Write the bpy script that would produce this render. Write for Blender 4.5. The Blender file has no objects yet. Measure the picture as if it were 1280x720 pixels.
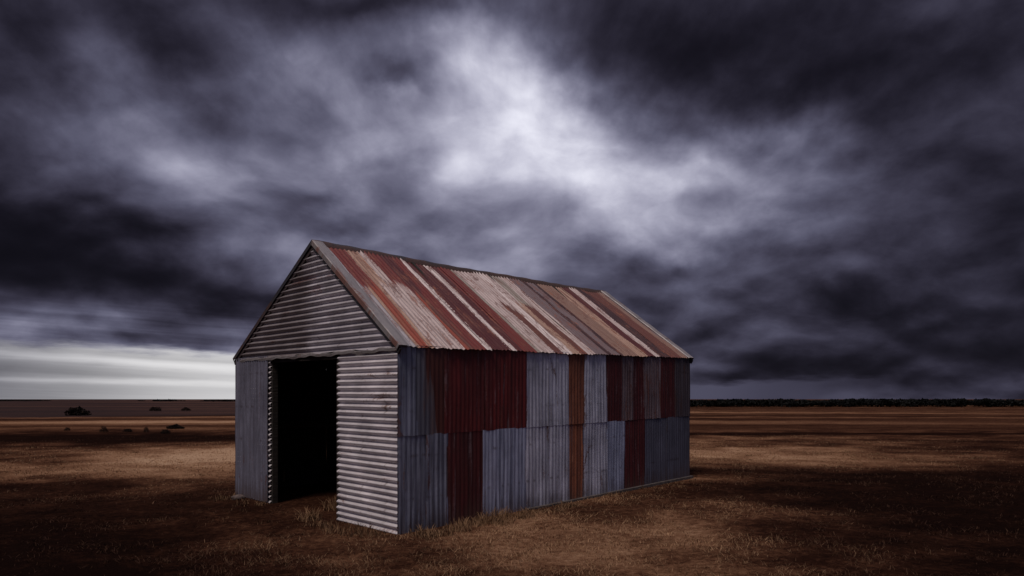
import bpy, math, random
import numpy as np
from mathutils import Vector
random.seed(7); RNG = np.random.default_rng(7)
scn = bpy.context.scene
COL = scn.collection
EYE = 1.7; F = 882.0; HZ = 499.0        # eye height (m); focal length and horizon row of the 1280 px wide photograph
R = math.radians

# ------------------------------------------------------------------ helpers
def tag(o, label=None, cat=None, group=None, kind=None):
    if label: o['label'] = label
    if cat: o['category'] = cat
    if group: o['group'] = group
    if kind: o['kind'] = kind
    return o
def empty(name, loc):
    o = bpy.data.objects.new(name, None); COL.objects.link(o); o.location = loc
    o.empty_display_size = .3
    return o
def mesh_np(name, V, Fc, mat, parent=None, smooth=False, uv=None, attrs=None):
    """V (n,3) in world space, Fc list/array of quads or tris (all same size) or mixed list"""
    me = bpy.data.meshes.new(name)
    V = np.asarray(V, dtype=np.float32)
    if isinstance(Fc, np.ndarray):
        k = Fc.shape[1]; n = Fc.shape[0]
        me.vertices.add(len(V)); me.vertices.foreach_set('co', V.ravel())
        me.loops.add(n*k); me.loops.foreach_set('vertex_index', Fc.astype(np.int32).ravel())
        me.polygons.add(n)
        me.polygons.foreach_set('loop_start', np.arange(0, n*k, k, dtype=np.int32))
        me.polygons.foreach_set('loop_total', np.full(n, k, dtype=np.int32))
    else:
        me.from_pydata([tuple(map(float, v)) for v in V], [], [list(map(int, f)) for f in Fc])
    me.update(calc_edges=True)
    if smooth:
        me.polygons.foreach_set('use_smooth', np.ones(len(me.polygons), dtype=bool))
    if uv is not None:
        l = me.uv_layers.new(name='UVMap')
        idx = np.zeros(len(me.loops), dtype=np.int32); me.loops.foreach_get('vertex_index', idx)
        l.data.foreach_set('uv', np.asarray(uv, dtype=np.float32)[idx].ravel())
    if attrs:
        for an, av in attrs.items():
            a = me.attributes.new(an, 'FLOAT', 'POINT'); a.data.foreach_set('value', np.asarray(av, dtype=np.float32))
    me.materials.append(mat)
    o = bpy.data.objects.new(name, me); COL.objects.link(o)
    if parent:
        o.parent = parent
        # all parents sit at the shed/plant base: keep world coordinates
        off = Vector((0, 0, 0)); p = parent
        while p: off += p.location; p = p.parent
        o.location = -off
    return o
class MB:
    def __init__(s): s.v = []; s.f = []
    def beam(s, a, b, w, h, up=(0, 0, 1)):
        a = Vector(a); b = Vector(b); d = (b-a).normalized(); up = Vector(up)
        x = d.cross(up).normalized(); y = x.cross(d).normalized()
        n = len(s.v)
        for p in (a, b):
            for i, j in ((-1, -1), (1, -1), (1, 1), (-1, 1)):
                s.v.append(p + x*(i*w/2) + y*(j*h/2))
        s.f += [[n, n+3, n+2, n+1], [n+4, n+5, n+6, n+7]]
        for k in range(4): s.f.append([n+k, n+(k+1) % 4, n+4+(k+1) % 4, n+4+k])
    def tube(s, pts, rad, seg=7):
        n0 = len(s.v)
        for i, p in enumerate(pts):
            d = (Vector(pts[min(i+1, len(pts)-1)]) - Vector(pts[max(i-1, 0)])).normalized()
            x = d.orthogonal().normalized(); y = d.cross(x)
            for k in range(seg):
                a = 2*math.pi*k/seg
                s.v.append(Vector(p) + (x*math.cos(a) + y*math.sin(a))*rad[i])
        for i in range(len(pts)-1):
            for k in range(seg):
                a = n0+i*seg+k; b = n0+i*seg+(k+1) % seg
                s.f.append([a, b, b+seg, a+seg])
    def build(s, name, mat, parent=None, smooth=False): return mesh_np(name, [tuple(v) for v in s.v], s.f, mat, parent, smooth)

# value noise (numpy)
def _hash(ix, iy, seed):
    h = (ix*374761393 + iy*668265263 + seed*974711) & 0xffffffff
    h = ((h ^ (h >> 13))*1274126177) & 0xffffffff
    return ((h ^ (h >> 16)) & 0xffff)/65535.0
def vnoise(x, y, seed=0):
    x = np.asarray(x, dtype=np.float64); y = np.asarray(y, dtype=np.float64)
    ix = np.floor(x).astype(np.int64); iy = np.floor(y).astype(np.int64)
    fx = x-ix; fy = y-iy; fx = fx*fx*(3-2*fx); fy = fy*fy*(3-2*fy)
    a = _hash(ix, iy, seed); b = _hash(ix+1, iy, seed); c = _hash(ix, iy+1, seed); d = _hash(ix+1, iy+1, seed)
    return (a*(1-fx)+b*fx)*(1-fy)+(c*(1-fx)+d*fx)*fy
def fbm(x, y, seed=0, o=4):
    s = 0; a = .5; t = 0
    for i in range(o):
        s = s + a*vnoise(x, y, seed+i*17); t += a; x = x*2.03+3.1; y = y*2.03+1.7; a *= .5
    return s/t
def sstep(a, b, x):
    t = np.clip((x-a)/(b-a), 0, 1); return t*t*(3-2*t)

# ------------------------------------------------------------------ materials
def new_mat(name):
    m = bpy.data.materials.new(name); m.use_nodes = True
    nt = m.node_tree; nt.nodes.clear()
    out = nt.nodes.new('ShaderNodeOutputMaterial'); b = nt.nodes.new('ShaderNodeBsdfPrincipled')
    nt.links.new(b.outputs[0], out.inputs[0])
    return m, nt, b
class NT:
    """small wrapper to write node maths tersely"""
    def __init__(s, nt): s.nt = nt
    def n(s, t, **kw):
        nd = s.nt.nodes.new(t)
        for k, v in kw.items(): setattr(nd, k, v)
        return nd
    def set(s, sock, v):
        if isinstance(v, bpy.types.NodeSocket): s.nt.links.new(v, sock)
        else:
            if sock.type == 'RGBA' and isinstance(v, (tuple, list)) and len(v) == 3: v = (*v, 1)
            sock.default_value = v
    def m(s, op, a, b=None, c=None, clamp=False):
        nd = s.n('ShaderNodeMath', operation=op, use_clamp=clamp)
        s.set(nd.inputs[0], a)
        if b is not None: s.set(nd.inputs[1], b)
        if c is not None: s.set(nd.inputs[2], c)
        return nd.outputs[0]
    def mix(s, f, a, b):
        nd = s.n('ShaderNodeMix', data_type='RGBA'); s.set(nd.inputs[0], f)
        s.set(nd.inputs[6], a); s.set(nd.inputs[7], b); return nd.outputs[2]
    def mul(s, a, b):
        nd = s.n('ShaderNodeMix', data_type='RGBA', blend_type='MULTIPLY'); nd.inputs[0].default_value = 1
        s.set(nd.inputs[6], a); s.set(nd.inputs[7], b); return nd.outputs[2]
    def noise(s, vec, scale, detail=4, rough=.55, dist=0, sc3=None):
        if sc3:
            mp = s.n('ShaderNodeMapping'); s.set(mp.inputs[0], vec); mp.inputs[3].default_value = sc3; vec = mp.outputs[0]
        nd = s.n('ShaderNodeTexNoise'); s.set(nd.inputs['Vector'], vec)
        nd.inputs['Scale'].default_value = scale; nd.inputs['Detail'].default_value = detail
        nd.inputs['Roughness'].default_value = rough; nd.inputs['Distortion'].default_value = dist
        return nd.outputs['Fac']
    def ss(s, v, a, b):
        nd = s.n('ShaderNodeMapRange', interpolation_type='SMOOTHSTEP'); s.set(nd.inputs[0], v)
        nd.inputs[1].default_value = a; nd.inputs[2].default_value = b; return nd.outputs[0]
    def attr(s, name):
        return s.n('ShaderNodeAttribute', attribute_name=name).outputs['Fac']

def sheet_mat(name, base, streak, rust, rust_amt=.25, metallic=.45, rough=.5, streak_amt=.5, vary=.25, vertical=True, wash=None):
    """weathered corrugated iron; UV is in metres: u across the corrugations, v along them"""
    m, nt, b = new_mat(name); g = NT(nt)
    uv = g.n('ShaderNodeUVMap').outputs[0]
    rnd = g.n('ShaderNodeObjectInfo').outputs['Random']
    off = g.n('ShaderNodeCombineXYZ'); g.set(off.inputs[0], g.m('MULTIPLY', rnd, 37.0)); g.set(off.inputs[1], g.m('MULTIPLY', rnd, 11.0))
    va = g.n('ShaderNodeVectorMath', operation='ADD'); g.set(va.inputs[0], uv); g.set(va.inputs[1], off.outputs[0]); p = va.outputs[0]
    st = g.noise(p, 1, 5, .6, .3, (13, .55, 1))      # long streaks down the corrugations
    st2 = g.noise(p, 1, 3, .6, 0, (34, 1.3, 1))
    cl = g.noise(p, 2.2, 6, .65, .5)                  # cloudy patina
    fine = g.noise(p, 26, 5, .7)                      # spangle and grit
    rs = g.noise(p, 1, 6, .65, 1.2, (5.5, 1.1, 1))
    c = g.mix(g.m('MULTIPLY', g.ss(st, .35, .68), streak_amt), base, streak)
    c = g.mix(g.m('MULTIPLY', g.ss(st2, .45, .75), streak_amt*.7), c, tuple(x*.55 for x in streak))
    k = g.m('ADD', g.m('MULTIPLY', g.m('SUBTRACT', cl, .5), 2.2*vary), g.m('ADD', .9, g.m('MULTIPLY', fine, .2)))
    k = g.m('MULTIPLY', k, g.m('ADD', .9, g.m('MULTIPLY', rnd, .2)))
    kc = g.n('ShaderNodeCombineColor'); [g.set(kc.inputs[i], k) for i in range(3)]
    c = g.mul(c, kc.outputs[0])
    sU = g.n('ShaderNodeSeparateXYZ'); g.set(sU.inputs[0], uv)
    edge_ = g.m('MULTIPLY', g.m('EXPONENT', g.m('MULTIPLY', sU.outputs[0], -14.0)), .13)
    rs = g.m('ADD', rs, edge_ if name not in ('zinc_bright', 'zinc_gable') else 0.0)
    rm = g.m('MULTIPLY', g.ss(g.m('ADD', rs, g.m('MULTIPLY', g.m('SUBTRACT', fine, .5), .35)), .72-rust_amt*.55, .80-rust_amt*.4), .85)
    c = g.mix(rm, c, rust)
    sv = g.n('ShaderNodeSeparateXYZ'); g.set(sv.inputs[0], uv)
    if name in ('maroon', 'maroon_dark', 'rust', 'rust_grey'):      # old paint worn through to dull zinc in streaks and along the laps
        wn_ = g.m('ADD', g.noise(p, 1, 5, .65, .8, (16, .9, 1)), g.m('MULTIPLY', g.m('EXPONENT', g.m('MULTIPLY', sU.outputs[0], -22.0)), .16))
        c = g.mix(g.m('MULTIPLY', g.ss(g.m('ADD', wn_, g.m('MULTIPLY', g.m('SUBTRACT', fine, .5), .3)), .57, .70), .5), c, (.20, .15, .17))
    vv = g.m('ADD', sv.outputs[1], g.m('MULTIPLY', g.m('SUBTRACT', cl, .5), .05))
    fr_ = g.m('SUBTRACT', g.m('FRACT', g.m('DIVIDE', vv, .56)), .5)
    row = g.m('EXPONENT', g.m('MULTIPLY', g.m('MULTIPLY', fr_, fr_), -700))
    spots = g.ss(g.noise(p, 1, 3, .6, 0, (11, 3, 1)), .48, .66)
    run = g.m('MULTIPLY', g.ss(fr_, .42, .02), g.m('MULTIPLY', g.ss(fr_, -.01, .02), g.ss(g.noise(p, 1, 3, .6, 0, (24, .3, 1)), .52, .68)))
    c = g.mix(g.m('MULTIPLY', g.m('MAXIMUM', g.m('MULTIPLY', row, spots), g.m('MULTIPLY', run, .35)), .5 if vertical else 0), c, tuple(x*.35 for x in rust))
    dirt = g.m('MULTIPLY', g.ss(g.m('ADD', sv.outputs[1], g.m('MULTIPLY', g.m('SUBTRACT', st, .5), .9)), 2.02, 2.46), .6)
    c = g.mix(dirt, c, (.075, .042, .030))
    g.set(b.inputs['Base Color'], c)
    g.set(b.inputs['Metallic'], g.m('MULTIPLY', metallic, g.m('SUBTRACT', 1, rm)))
    g.set(b.inputs['Roughness'], g.m('ADD', rough-.08, g.m('MULTIPLY', cl, .25)))
    bp = g.n('ShaderNodeBump'); bp.inputs['Strength'].default_value = .5; bp.inputs['Distance'].default_value = .006
    g.set(bp.inputs['Height'], g.m('ADD', fine, g.m('MULTIPLY', cl, 2.0))); g.set(b.inputs['Normal'], bp.outputs[0])
    return m
def flat_mat(name, c1, c2, scale=6, rough=.8, metallic=0, bump=.01, sc3=None):
    m, nt, b = new_mat(name); g = NT(nt)
    tc = g.n('ShaderNodeTexCoord').outputs['Object']
    n1 = g.noise(tc, scale, 6, .65, .4, sc3)
    g.set(b.inputs['Base Color'], g.mix(g.ss(n1, .3, .7), c1, c2)); b.inputs['Roughness'].default_value = rough
    b.inputs['Metallic'].default_value = metallic
    bp = g.n('ShaderNodeBump'); bp.inputs['Distance'].default_value = bump; g.set(bp.inputs['Height'], n1); g.set(b.inputs['Normal'], bp.outputs[0])
    return m
RUST = (.13, .045, .022); MAROON = (.130, .012, .013)
M = {
 'zinc_bright': sheet_mat('zinc_bright', (.80, .76, .80), (.55, .51, .55), (.20, .09, .06), .22, .15, .5, .5, .45),
 'zinc_gable': sheet_mat('zinc_gable', (.66, .63, .68), (.36, .33, .37), (.17, .05, .045), .22, .15, .45, .6, .6),
 'zinc_blue': sheet_mat('zinc_blue', (.29, .32, .43), (.09, .10, .15), (.12, .05, .04), .22, .35, .5, .9, .45),
 'zinc_blue_bright': sheet_mat('zinc_blue_bright', (.50, .56, .76), (.18, .21, .33), (.13, .06, .045), .18, .35, .48, .8, .3),
 'zinc_pale': sheet_mat('zinc_pale', (.70, .73, .88), (.24, .25, .33), (.13, .06, .045), .22, .35, .5, .75, .5),
 'zinc_blue_dark': sheet_mat('zinc_blue_dark', (.13, .135, .19), (.07, .07, .10), (.09, .04, .035), .12, .3, .55, .6, .3),  # dark blue grey iron, the sheets' own colour
 'zinc_left': sheet_mat('zinc_left', (.20, .20, .27), (.10, .095, .13), (.10, .045, .04), .2, .2, .55, .8, .4),
 'maroon': sheet_mat('maroon', MAROON, (.045, .006, .007), (.16, .05, .035), .2, .0, .6, .7, .35),
 'maroon_dark': sheet_mat('maroon_dark', (.085, .009, .011), (.028, .004, .006), (.11, .03, .022), .14, .0, .6, .7, .35),
 'rust': sheet_mat('rust', (.28, .095, .050), (.10, .032, .024), (.34, .15, .09), .25, .0, .75, .8, .4),
 'rust_grey': sheet_mat('rust_grey', (.22, .18, .21), (.10, .045, .045), (.12, .04, .03), .42, .2, .6, .8, .4),
 'brown_dark': sheet_mat('brown_dark', (.070, .058, .075), (.035, .022, .026), (.07, .03, .025), .3, .1, .6, .7, .3),
 'cap_grey': sheet_mat('cap_grey', (.36, .33, .33), (.22, .20, .21), (.18, .07, .05), .16, .3, .5, .4, .4),
 'cap_dark': sheet_mat('cap_dark', (.05, .047, .055), (.03, .028, .035), (.08, .04, .03), .2, .2, .6, .5, .3),
 'timber': flat_mat('timber', (.035, .027, .023), (.018, .014, .013), 5, .85, 0, .01, (1, 1, 6)),
 'timber_grey': flat_mat('timber_grey', (.16, .13, .115), (.07, .055, .05), 5, .85, 0, .01),
 'concrete': flat_mat('concrete', (.12, .10, .095), (.05, .04, .038), 7, .9, 0, .02),
 'stone': flat_mat('stone', (.16, .12, .11), (.06, .045, .045), 9, .9, 0, .02),
}
M['inner'] = flat_mat('shaded_inner_face', (.022, .018, .018), (.010, .008, .009), 5, .95, 0, .004)  # near-black inside faces: interior darkness painted into the colour
# --- transition sheet: grey with ragged rust bleeding in from one side
def ragged_mat():
    m, nt, b = new_mat('zinc_rust_edge'); g = NT(nt)
    uv = g.n('ShaderNodeUVMap').outputs[0]
    sx = g.n('ShaderNodeSeparateXYZ'); g.set(sx.inputs[0], uv)
    n1 = g.noise(uv, 1, 6, .6, .6, (9, .9, 1)); st = g.noise(uv, 1, 4, .6, 0, (26, .8, 1)); cl = g.noise(uv, 3, 6, .65)
    fr = g.m('ADD', sx.outputs[0], g.m('ADD', g.m('MULTIPLY', g.m('SUBTRACT', n1, .5), .85), g.m('MULTIPLY', g.m('SUBTRACT', sx.outputs[1], 1.8), -.16)))
    mask = g.ss(fr, .40, .46)
    halo = g.ss(fr, .22, .42)
    grey = g.mix(g.m('MULTIPLY', g.ss(st, .35, .7), .7), (.15, .16, .21), (.07, .07, .10))
    c = g.mix(g.m('MULTIPLY', halo, .7), grey, (.14, .085, .08))
    c = g.mix(mask, c, g.mix(cl, (.05, .012, .012), (.10, .028, .02)))
    g.set(b.inputs['Base Color'], c); g.set(b.inputs['Metallic'], g.m('MULTIPLY', g.m('SUBTRACT', 1, mask), .3)); b.inputs['Roughness'].default_value = .55
    return m
M['ragged'] = ragged_mat()

# --- roof: bands of bare zinc, old red paint and rust
# building corner points recovered from the photograph's perspective (metres)
Nn = Vector((-1.440, 9.007, 0)); Ll = Vector((-4.807, 12.379, 0)); Ff = Vector((3.490, 13.927, 0)); Bb = Ll+Ff-Nn
S = (Ff-Nn).normalized(); W = (Ll-Nn).normalized(); LEN = (Ff-Nn).length; WID = (Ll-Nn).length
APT = .442
zt = {'N': EYE+.690, 'L': EYE+.722, 'F': EYE+.815, 'B': EYE+.83}
zb = {'N': EYE-1.716, 'L': EYE-1.670, 'F': EYE-1.548, 'B': EYE-1.55}
ZR = EYE+2.330
def lerp(a, b, t): return a+(b-a)*t
def z_at(z, s, w):          # s 0..1 along the long side, w 0..1 across
    return lerp(lerp(z['N'], z['F'], s), lerp(z['L'], z['B'], s), w)
def plan(s, w): return Nn + (Ff-Nn)*s + (Ll-Nn)*w
OUTS = -W; OUTF = -S        # outward normals of the long visible wall and the front wall

def u_eave(x): r = (x-640)/F; return (3.753*r+.6)/(2.054-2.05*r)
def u_ridge(x): r = (x-640)/F; return (1.22+4.374*r)/(2.054-2.05*r)
T_L = (.56, .455, .42); T_T = (.42, .27, .20); T_G = (.38, .35, .36); T_O = (.27, .055, .028); T_D = (.075, .011, .010); T_R = (.15, .022, .015)
T_B = (.12, .040, .028); T_W = (.70, .60, .56); T_M = (.17, .125, .13); T_K = (.040, .014, .014); T_OL = (.32, .28, .24)
T_X = (.24, .145, .11)
low = [(502, T_G), (518, T_T), (521, T_O), (534, T_T), (539, T_L), (577, T_O), (583, T_B), (587, T_R), (604, T_W), (611, T_D), (634, T_W), (643, T_D), (650, T_R), (668, T_OL), (673, T_L),
       (690, T_B), (701, T_W), (713, T_T), (722, T_B), (730, T_L), (741, T_M), (757, T_K), (762, T_M), (771, T_K), (776, T_X), (795, T_T), (806, T_D), (817, T_L), (824, T_K), (836, T_B), (849, T_X), (856, T_M)]
upp = [(394, T_G), (406, T_R), (428, T_T), (443, T_L), (451, T_R), (467, T_W), (471, T_D), (479, T_L), (483, T_R), (492, T_W), (499, T_D), (505, T_W), (509, T_D), (516, T_T), (521, T_D), (534, T_W),
       (539, T_R), (556, T_G), (572, T_L), (590, T_OL), (600, T_L), (612, T_OL), (630, T_L), (645, T_M), (660, T_D), (669, T_T), (683, T_D), (692, T_L), (698, T_M), (715, T_T), (722, T_B), (738, T_M)]
# one table in metres-along-the-ridge fractions; only the near end and the pale middle differ above the old patch line
LOWT = [(u_eave(x), c) for x, c in low]
UPPT = [(u_ridge(x), c) for x, c in upp if u_ridge(x) < .205] + [(u, c) for u, c in LOWT if .205 <= u < .41] + [(.42, T_L), (.455, T_W), (.475, T_L), (.50, T_OL), (.53, T_L)] + [(u, c) for u, c in LOWT if u >= .56]
while len(UPPT) > 31:
    UPPT.pop(min(range(1, len(UPPT)-1), key=lambda i: UPPT[i+1][0]-UPPT[i][0]))
def roof_mat(name, left=False):
    m, nt, b = new_mat(name); g = NT(nt)
    uv = g.n('ShaderNodeUVMap').outputs[0]; sx = g.n('ShaderNodeSeparateXYZ'); g.set(sx.inputs[0], uv)
    u, v = sx.outputs[0], sx.outputs[1]               # metres along the ridge / metres down the slope
    wob = g.noise(uv, 1, 5, .6, .3, (7, .8, 1)); fine = g.noise(uv, 30, 6, .7); cl = g.noise(uv, 2.4, 6, .65, .6)
    st = g.noise(uv, 1, 4, .6, 0, (26, .7, 1)); pk = g.noise(uv, 1, 6, .7, .8, (9, 2.2, 1))
    uu = g.m('ADD', g.m('DIVIDE', u, LEN), g.m('ADD', g.m('MULTIPLY', g.m('SUBTRACT', wob, .5), .020), g.m('ADD', g.m('MULTIPLY', g.m('SUBTRACT', st, .5), .020), g.m('MULTIPLY', g.m('SUBTRACT', fine, .5), .012))))
    def ramp(tab):
        r = g.n('ShaderNodeValToRGB'); cr = r.color_ramp; cr.interpolation = 'CONSTANT'
        g.set(r.inputs[0], uu)
        us = [max(0.0, min(1.0, x)) for x, _ in tab]; us[0] = 0
        while len(cr.elements) < len(tab): cr.elements.new(.5)
        for i, (x, c) in enumerate(tab):
            cr.elements[i].position = us[i]; 
        for i, (x, c) in enumerate(tab): cr.elements[i].color = (*c, 1)
        return r.outputs[0]
    lo = ramp(LOWT); up = ramp(UPPT)
    lap = g.ss(g.m('ADD', v, g.m('MULTIPLY', g.m('SUBTRACT', wob, .5), 1.8)), 1.02, 1.22)
    c = g.mix(lap, up, lo)
    rust = g.mix(g.ss(cl, .35, .6), (.30, .10, .05), (.10, .03, .022))
    lum = g.n('ShaderNodeRGBToBW'); g.set(lum.inputs[0], c)
    rm = g.m('MULTIPLY', g.ss(g.m('ADD', pk, g.m('MULTIPLY', g.m('SUBTRACT', fine, .5), .4)), .50, .64), .7)
    c = g.mix(rm, c, rust)
    # zinc showing through worn paint on crests
    c = g.mix(g.m('MULTIPLY', g.ss(st, .58, .74), .22), c, (.33, .25, .22))
    c = g.mix(g.m('MULTIPLY', g.ss(st, .48, .36), .5), c, (.14, .06, .045))
    k = g.m('ADD', .78, g.m('ADD', g.m('MULTIPLY', cl, .6), g.m('MULTIPLY', fine, .26)))
    kc = g.n('ShaderNodeCombineColor'); [g.set(kc.inputs[i], k) for i in range(3)]
    c = g.mul(c, kc.outputs[0])
    g.set(b.inputs['Base Color'], c); b.inputs['Roughness'].default_value = .55
    g.set(b.inputs['Metallic'], g.m('MULTIPLY', g.ss(lum.outputs[0], .12, .4), .3))
    bp = g.n('ShaderNodeBump'); bp.inputs['Strength'].default_value = .5; bp.inputs['Distance'].default_value = .006
    g.set(bp.inputs['Height'], g.m('ADD', fine, g.m('MULTIPLY', cl, 2.0))); g.set(b.inputs['Normal'], bp.outputs[0])
    return m
M['roof'] = roof_mat('roof_iron')

# ------------------------------------------------------------------ corrugated sheets
PITCH = .0845
def shell(name, P, P2, UV, q, idx, mat, parent):
    border = np.array(list(idx[0, :]) + list(idx[1:, -1]) + list(idx[-1, -2::-1]) + list(idx[-2:0:-1, 0])); m = len(border); n = len(P)
    k = np.arange(m); k2 = (k+1) % m
    rim = np.stack([2*n+k2, 2*n+k, 2*n+m+k, 2*n+m+k2], -1)
    o = mesh_np(name, np.concatenate([P, P2, P[border], P2[border]]), np.concatenate([q, q[:, ::-1]+n, rim]), mat, parent, True, np.concatenate([UV, UV, UV[border], UV[border]]))
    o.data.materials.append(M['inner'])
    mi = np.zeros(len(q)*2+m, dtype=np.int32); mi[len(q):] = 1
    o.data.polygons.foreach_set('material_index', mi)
    return o
def sheet(name, mat, parent, fn, across, along, n_out, u0=0., v0=0., amp=.011, pitch=PITCH, wave0=0., dent=.004, seed=0, label=None, clip=None, thick=.0016, res=8, rag=0.):
    """fn(a, b) -> point on the wall plane; a runs across the corrugations (metres, 0..across), b along them (0..along)"""
    nx = max(4, int(math.ceil(across/pitch*res))); ny = max(5, int(along/.16)+1)
    n_out = np.array(n_out, dtype=float)
    A = np.linspace(0, across, nx+1); Bv = np.linspace(0, along, ny+1)
    P = np.zeros(((nx+1)*(ny+1), 3)); UV = np.zeros((len(P), 2))
    i = 0
    for jb, b in enumerate(Bv):
        for a in A:
            bb = b
            if rag and jb == ny: bb = b + rag*(math.sin(a*23+seed)*.5+math.sin(a*61+seed*3)*.5)
            p = fn(a, bb)
            d = amp*math.cos(2*math.pi*(a+wave0)/pitch)
            d += dent*(2*float(vnoise(a*2.1+seed*3.7, bb*1.7+seed, seed))-1)
            P[i] = np.array(p) + n_out*d; UV[i] = (a+u0, bb+v0); i += 1
    idx = np.arange(len(P)).reshape(ny+1, nx+1)
    q = np.stack([idx[:-1, :-1], idx[:-1, 1:], idx[1:, 1:], idx[1:, :-1]], -1).reshape(-1, 4)
    n = len(P); P2 = P - n_out*thick
    o = shell(name, P, P2, UV, q, idx, mat, parent)
    if label: o['label'] = label
    return o

base = plan(.5, .5)
shed = empty('iron_shed', (base.x, base.y, EYE-1.62))
tag(shed, 'long gabled shed of rusty and grey corrugated iron standing alone in the field', 'shed')

# ---- timber frame (posts, plates, girts, rafters, purlins) behind the iron
fr = MB(); IN = .07
def wp(s, w, z): p = plan(s, w); return Vector((p.x, p.y, z))
def inset(s, w, zz): return wp(s, w, zz)
si, wi = IN/LEN, IN/WID
fb = MB()
for s in (si, .33, .66, 1-si):
    for w in (wi, 1-wi):
        fb.beam(wp(s, w, z_at(zb, s, w)-.1), wp(s, w, z_at(zt, s, w)-.03), .10, .10, up=S)
for w in (wi, 1-wi):
    for h in (.04, .50, .955):
        fb.beam(wp(si, w, lerp(z_at(zb, 0, w), z_at(zt, 0, w), h)), wp(1-si, w, lerp(z_at(zb, 1, w), z_at(zt, 1, w), h)), .05, .09)
for s in (si, .25, .5, .75, 1-si):
    for w0 in (wi, 1-wi):
        fb.beam(wp(s, w0, z_at(zt, s, w0)-.06), wp(s, APT, ZR-.07), .05, .10)
    if s > .2: fb.beam(wp(s, wi, z_at(zt, s, 0)-.09), wp(s, 1-wi, z_at(zt, s, 1)-.09), .05, .10)
fb.build('timber_frame', M['timber'], shed)
fl = MB(); fl.beam(wp(.33, -.001, z_at(zb, .33, 0)-.035), wp(1.005, -.001, z_at(zb, 1, 0)-.01), .16, .10)
fl.build('base_plinth', M['concrete'], shed)

# ---- long visible side wall: two rows of sheets
wall = MB(); wall.beam(wp(.0, .012, .52*zt['N']+.01), wp(1, .012, lerp(zb['F'], zt['F'], .52)), .035, .07)
side = wall.build('side_wall', M['timber_grey'], shed)
upper = [(500, 519, 'zinc_blue', 'blue grey corrugated sheet at the near corner, upper row'), (519, 554, 'ragged', 'grey sheet with rust bleeding raggedly into it, upper row'),
         (554, 604, 'maroon', 'dark maroon corrugated sheet, upper row'), (604, 655, 'maroon', 'dark maroon corrugated sheet beside the pale grey sheets, upper row'), (655, 684, 'zinc_pale', 'pale grey corrugated sheet right of the maroon ones, upper row'),
         (684, 708, 'zinc_pale', 'pale grey corrugated sheet left of the rust brown strip, upper row'), (708, 729, 'rust', 'rust brown corrugated strip, upper row'), (729, 756, 'zinc_pale', 'pale grey corrugated sheet right of the rust brown strip, upper row'),
         (756, 774, 'maroon_dark', None), (774, 789, 'rust_grey', 'grey corrugated sheet streaked with brown rust'), (789, 803, 'maroon_dark', None), (803, 823, 'rust_grey', 'grey corrugated sheet with faint rust near the far end'),
         (823, 842, 'maroon_dark', None), (842, 861.5, 'brown_dark', 'dark brown grey corrugated sheet at the far corner')]
lower = [(500, 531, 'zinc_blue', 'blue grey corrugated sheet at the near corner, lower row'), (531, 557, 'zinc_blue', None), (557, 602, 'maroon_dark', 'dark maroon corrugated sheet, lower row'),
         (602, 655, 'zinc_blue_bright', 'blue grey corrugated sheet right of the maroon one, lower row'), (655, 684, 'zinc_pale', None), (684, 709, 'zinc_pale', None), (709, 727, 'rust', 'rust brown corrugated strip, lower row'),
         (727, 757, 'zinc_pale', None), (757, 779, 'zinc_blue_bright', None), (779, 804, 'maroon_dark', 'narrow dark maroon corrugated sheet, lower row'), (804, 832, 'zinc_blue_dark', None), (832, 861.5, 'zinc_blue_dark', None)]
def side_sheets(tab, f0, f1, off, rowseed, mats_lap=.02):
    for k, (x0, x1, mt, lb) in enumerate(tab):
        s0, s1 = max(-.0062, u_eave(x0) if x0 > 501 else -.0062), u_eave(x1)
        s1 = min(1.0, s1); wdt = (s1-s0)*LEN; lapw = .03
        jit = random.uniform(-.012, .012)
        def fn(a, b, s0=s0, jit=jit):
            s = s0 + a/LEN
            z0 = lerp(z_at(zb, s, 0), z_at(zt, s, 0), f1)+jit; z1 = lerp(z_at(zb, s, 0), z_at(zt, s, 0), f0)
            p = plan(s, 0) + OUTS*(off + .0022*(k % 2))
            h = lerp(z1, z0, 1)  # top
            return (p.x, p.y, z1 + (z0-z1)*(1-b/BL))
        BL = (f1-f0)*2.4
        # b=0 at the top, b=BL at the foot
        def fn2(a, b, fn=fn): return fn(a, b)
        sheet('wall_sheet', M[mt], side, fn2, wdt+lapw*(s1 < .99), BL, tuple(OUTS), u0=0, v0=(0 if rowseed == 2 else 2.4-BL), wave0=s0*LEN, seed=k+rowseed*20, label=lb, amp=.0031, pitch=.076, dent=.007, rag=.006)
side_sheets(lower, -.01, .523, .018, 1)
side_sheets(upper, .515, .998, .024, 2)
# lapped seams: nail battens not visible outside

# ---- hidden long wall and back wall
def plain_wall(name, c0, c1, za, zb_, nrm, mats, nseg, gable=None):
    wdt = (Vector(c1)-Vector(c0)).length; host = None
    mb = MB(); mb.beam((c0[0], c0[1], 1.2), (c1[0], c1[1], 1.25), .03, .07); host = mb.build(name, M['timber_grey'], shed)
    for k in range(nseg):
        def fn(a, b, k=k):
            t = (k*wdt/nseg + a)/wdt
            x = lerp(c0[0], c1[0], t); y = lerp(c0[1], c1[1], t)
            top = lerp(za[0], za[1], t); bot = lerp(zb_[0], zb_[1], t)-.02
            if gable is not None:
                top = lerp(za[0], ZR-.02, t/gable) if t < gable else lerp(ZR-.02, za[1], (t-gable)/(1-gable))
            return (x+nrm[0]*.02, y+nrm[1]*.02, lerp(top, bot, b/2.4))
        sheet('wall_sheet', M[mats[k % len(mats)]], host, fn, wdt/nseg, 2.4, tuple(nrm), wave0=k*wdt/nseg, seed=90+k, amp=.009)
plain_wall('rear_side_wall', Ll, Bb, (zt['L']-.008, zt['B']-.008), (zb['L'], zb['B']), W, ['zinc_pale', 'zinc_blue', 'maroon'], 8)
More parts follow.
